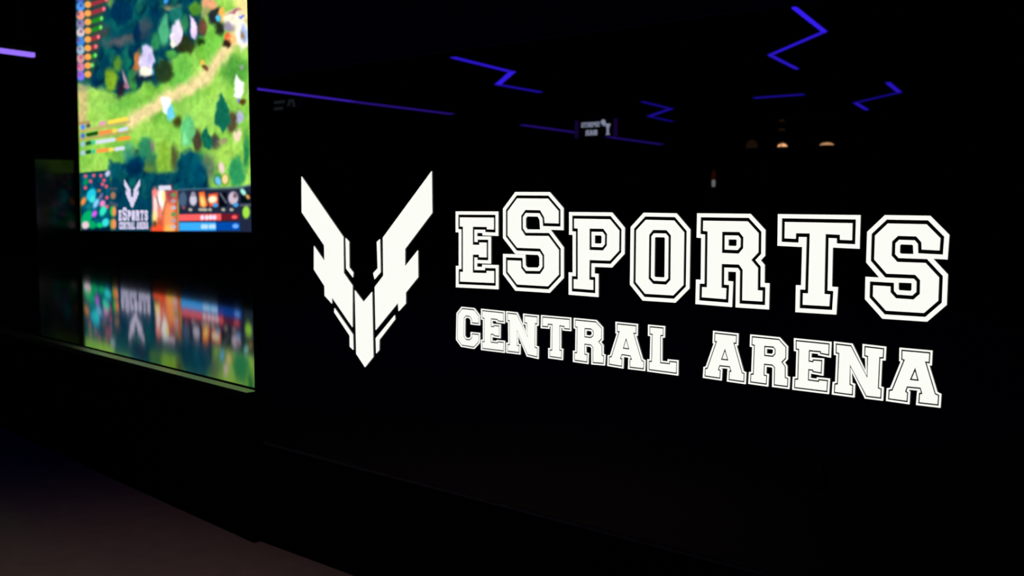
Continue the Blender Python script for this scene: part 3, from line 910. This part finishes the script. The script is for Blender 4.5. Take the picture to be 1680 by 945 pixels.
# violet bar added in the hall, stands in for a reflected ceiling line
vl_z = 2.95
a = on_plane(-120, 70.5, (0, 0, vl_z), (0, 0, 1))
b = on_plane(55, 94, (0, 0, vl_z), (0, 0, 1))
org = ((a[0] + b[0]) / 2, (a[1] + b[1]) / 2, vl_z)
vl = empty('reflection_bar', org)
bar('light_bar', a, b, 0.05, vl_z, vl_z + 0.042, emitter('violet_reflection_glow', (0.33, 0.17, 1.0), 1.0), vl, org)
bar('housing', a, b, 0.05, vl_z + 0.042, vl_z + 0.09, M_PLINTH, vl, org)
for s in (0.15, 0.85):
    p = a + (b - a) * s
    lathe('cable', [(0.006, 0), (0.006, HALL - vl_z - 0.092)], M_PLINTH, vl, 8, (p[0] - org[0], p[1] - org[1], 0.09))
tag(vl, 'added violet bar over the stage standing in for a reflected ceiling light', 'hanging light')


# ------------------------------------------------------------------ lit bar sign hanging in the room
def glyph(ch):
    for c, w in LETTER_POLYS[1:7]:
        if c == ch:
            x0, y0, x1, y1 = bounds([w[0]])
            return [[((p[0] - x0) / (x1 - x0), (p[1] - y0) / (y1 - y0)) for p in l] for l in w]
    for c, w in LETTER_POLYS[7:]:
        if c == ch:
            x0, y0, x1, y1 = bounds([w[0]])
            return [[((p[0] - x0) / (x1 - x0), (p[1] - y0) / (y1 - y0)) for p in l] for l in w]
    return [[(0, 0), (.78, 0), (1, .15), (1, .4), (.9, .5), (1, .6), (1, .85), (.78, 1), (0, 1)],
            [(.3, .2), (.3, .4), (.66, .4), (.66, .2)], [(.3, .6), (.3, .8), (.66, .8), (.66, .6)]]


def flat_text(name, text, x0, z0, w, h, to3d, d0, d1, mat, parent):
    n = len(text)
    step = w / n
    for k, ch in enumerate(text):
        loops = [[(x0 + k * step + p[0] * step * .88, z0 + p[1] * h) for p in l] for l in glyph(ch)]
        plate(name, loops, to3d, d0, d1, mat, parent)


def hanging_sign(cpx, cpy, depth, wid, hei, text_mat, edge_mat, label, lines, icon):
    c = mirrored(cpx, cpy, depth)
    e = empty('hanging_sign', (c[0], c[1], c[2] - hei / 2))
    to3 = lambda u, v, d: (-u, d, v + hei / 2)          # readable from the logo wall
    box('sign_box', (-wid / 2, -0.04, 0), (wid / 2, 0.02, hei), M_BLACKPL, e, 0.003)
    if edge_mat:
        for s in (-1, 1):
            box('edge_glow', (s * wid / 2 - 0.055 * (s > 0), 0.015, 0), (s * wid / 2 + 0.055 * (s < 0), 0.024, hei), edge_mat, e)
    for s in (-0.35, 0.35):
        lathe('rod', [(0.006, hei), (0.006, CEIL - 0.002 - (c[2] - hei / 2))], M_BLACKPL, e, 8, (s * wid, -0.01, 0))
    for t, x, z, w, h in lines:
        flat_text('sign_letter', t, x * wid, z * hei, w * wid, h * hei, to3, 0.018, 0.026, text_mat, e)
    for poly in icon:
        plate('sign_icon', [[(x * wid, z * hei) for x, z in poly]], to3, 0.018, 0.026, text_mat, e)
    tag(e, label, 'sign', 'signs hanging from the ceiling')
    return e


circ = lambda cx, cz, rx, rz, n=12: [(cx + rx * math.cos(2 * math.pi * k / n), cz + rz * math.sin(2 * math.pi * k / n)) for k in range(n)]
GLASS_ICON = [[(-.345, .22), (-.22, .22), (-.262, -.05), (-.262, -.30), (-.235, -.40), (-.33, -.40), (-.303, -.30), (-.303, -.05)],
              circ(-.175, .33, .05, .15), [(-.20, .12), (-.16, .10), (-.22, .26), (-.25, .26)]]
WH = emitter('sign_white', (0.62, 0.68, 0.95), 8.0)
hanging_sign(981.5, 211, 13.2, 0.66, 0.215, WH, emitter('sign_violet_edge', (0.15, 0.03, 0.55), 1.0),
             'lit bar sign with a cocktail glass and violet ends, mirrored in the glass', [('SPORTS', -.09, .09, .44, .28), ('BAR', -.03, -.38, .28, .30)], GLASS_ICON)
WD = emitter('sign_dim_white', (0.36, 0.46, 0.58), 0.32)
rowd = lambda x, z, w, h, n: [[(x + k * w / n, z), (x + (k + .75) * w / n, z), (x + (k + .75) * w / n, z + h), (x + k * w / n, z + h)] for k in range(n)]
hanging_sign(470, 172, 13.75, 0.62, 0.160, WD, None,
             'unlit-looking dim sign with an arch mark, mirrored under the violet line',
             [], rowd(-.05, .12, .38, .22, 6) + rowd(.02, -.40, .32, .24, 3) +
             [[(-.42, -.25), (-.33, -.25), (-.32, .15), (-.26, .15), (-.22, -.15), (-.14, -.15), (-.20, .35), (-.36, .35)]])

# ------------------------------------------------------------------ warm bar lights at the far side of the room
BD = 17.0
WARM = (1.0, 0.50, 0.22)
BY = mirrored(1330, 240, BD)[1]
sh0, sh1 = mirrored_at(1262, 242, BY), mirrored_at(1400, 239, BY)
shelf = empty('bar_shelf', ((sh0[0] + sh1[0]) / 2, sh0[1], 0))
sw = abs(sh1[0] - sh0[0]) / 2
shz = (sh0[2] + sh1[2]) / 2
box('shelf_board', (-sw, -0.12, shz - 0.03), (sw, 0.12, shz), M_BLACKPL, shelf, 0.004)
for s in (-1, 1):
    box('upright', (s * sw - 0.03, -0.10, 0), (s * sw + 0.03, 0.10, shz - 0.03), M_BLACKPL, shelf, 0.004)
tag(shelf, 'tall black bar shelf carrying two warm lamps, mirrored in the glass', 'shelf')


def dome_lamp(x, y, depth, rx, rz, strength, label, on=None, color=WARM, group='warm lamps of the far bar'):
    c = mirrored(x, y, depth)
    zb_ = c[2] - rz if on is None else on
    yy = c[1] if on is None else sh0[1]
    xx = c[0] if on is None else mirrored_at(x, y, BY)[0]
    e = empty('lamp', (xx, yy, zb_))
    lathe('lamp_base', [(rx * .9, 0), (rx * .9, 0.012), (rx * .6, 0.016)], M_BLACKPL, e, 20)
    lathe('lamp_shade', [(rx * .85, .014), (rx, rz * .5), (rx * .9, rz * 1.1), (rx * .6, rz * 1.6), (rx * .2, rz * 1.95)], emitter('warm_lamp', color, strength), e, 24)
    if on is None:
        lathe('stem', [(0.008, -zb_), (0.008, 0.0)], M_BLACKPL, e, 8)
        lathe('foot', [(0.11, -zb_), (0.11, -zb_ + .015), (0.02, -zb_ + .03)], M_BLACKPL, e, 20)
    tag(e, label, 'lamp', group)


dome_lamp(1285, 238, BD, 0.075, 0.034, 26, 'bright warm dome lamp at one end of the bar shelf', shz)
dome_lamp(1358, 234, BD, 0.105, 0.026, 14, 'wide warm dome lamp further along the bar shelf', shz)
dome_lamp(1235, 237, 15.5, 0.085, 0.07, 0.22, 'dim amber floor lamp standing beside the bar shelf')
dome_lamp(1284, 213, 19.0, 0.06, 0.022, 0.5, 'faint warm lamp on a stem behind the bar shelf, the lower of two')
dome_lamp(1284, 198, 16.6, 0.045, 0.02, 0.35, 'faint warm lamp on the tallest stem beside the bar shelf')

# small red and white beacon
c = mirrored(1173, 300, 11.0)
e = empty('beacon', (c[0], c[1], 0))
lathe('post', [(0.02, 0.0), (0.02, c[2] - 0.04)], M_BLACKPL, e, 10)
lathe('foot', [(0.12, 0.0), (0.12, 0.015), (0.03, 0.03)], M_BLACKPL, e, 20)
lathe('white_light', [(0.016, c[2] - 0.04), (0.018, c[2]), (0.016, c[2] + 0.03)], emitter('beacon_white', (.9, 1, .95), 3.0), e, 12)
lathe('red_cap', [(0.02, c[2] + 0.03), (0.022, c[2] + 0.09), (0.01, c[2] + 0.13)], emitter('beacon_red', (1, .12, .03), 0.35), e, 12)
tag(e, 'thin black post topped with a small white light and red cap', 'beacon')

# slim bottle on the floor, mirrored low in the glass
fl = on_plane(1350, 803, (0, 0, 0), (0, 0, 1))
e = empty('bottle', (fl[0], -fl[1], 0))
lathe('bottle_body', [(0.026, 0.0), (0.028, 0.01), (0.028, 0.11), (0.014, 0.145), (0.012, 0.175)], M_BOTTLE, e, 20)
lathe('cap', [(0.014, 0.175), (0.014, 0.195), (0.012, 0.197)], M_CHROME, e, 20)
tag(e, 'slim dark bottle with metal cap on the floor facing the glass', 'bottle')


# ------------------------------------------------------------------ unseen warm ceiling spot, added to brighten the floor
def fill_spot(x, y, power, size, label, color=(1.0, 0.72, 0.52)):
    e = empty('fill_spot', (x, y, CEIL - 0.001))
    lathe('rim', [(0.07, -0.012), (0.085, -0.004), (0.085, 0.0)], M_BLACKPL, e, 24)
    lathe('lens', [(0.05, -0.014), (0.05, -0.012)], emitter('fill_spot_lens', color, 0.6), e, 24)
    ld = bpy.data.lights.new('fill_spot_beam', 'SPOT')
    ld.energy = power
    ld.color = color
    ld.spot_size = math.radians(size)
    ld.spot_blend = 0.9
    ld.shadow_soft_size = 0.05
    lo = bpy.data.objects.new('fill_spot_beam', ld)
    COL.objects.link(lo)
    lo.parent = e
    lo.location = (0, 0, -0.02)
    tag(e, label, 'fill_spot', 'added warm ceiling spots')


fill_spot(-3.5, -1.35, 34, 100, 'added warm ceiling spot that brightens the floor beside the stage front')
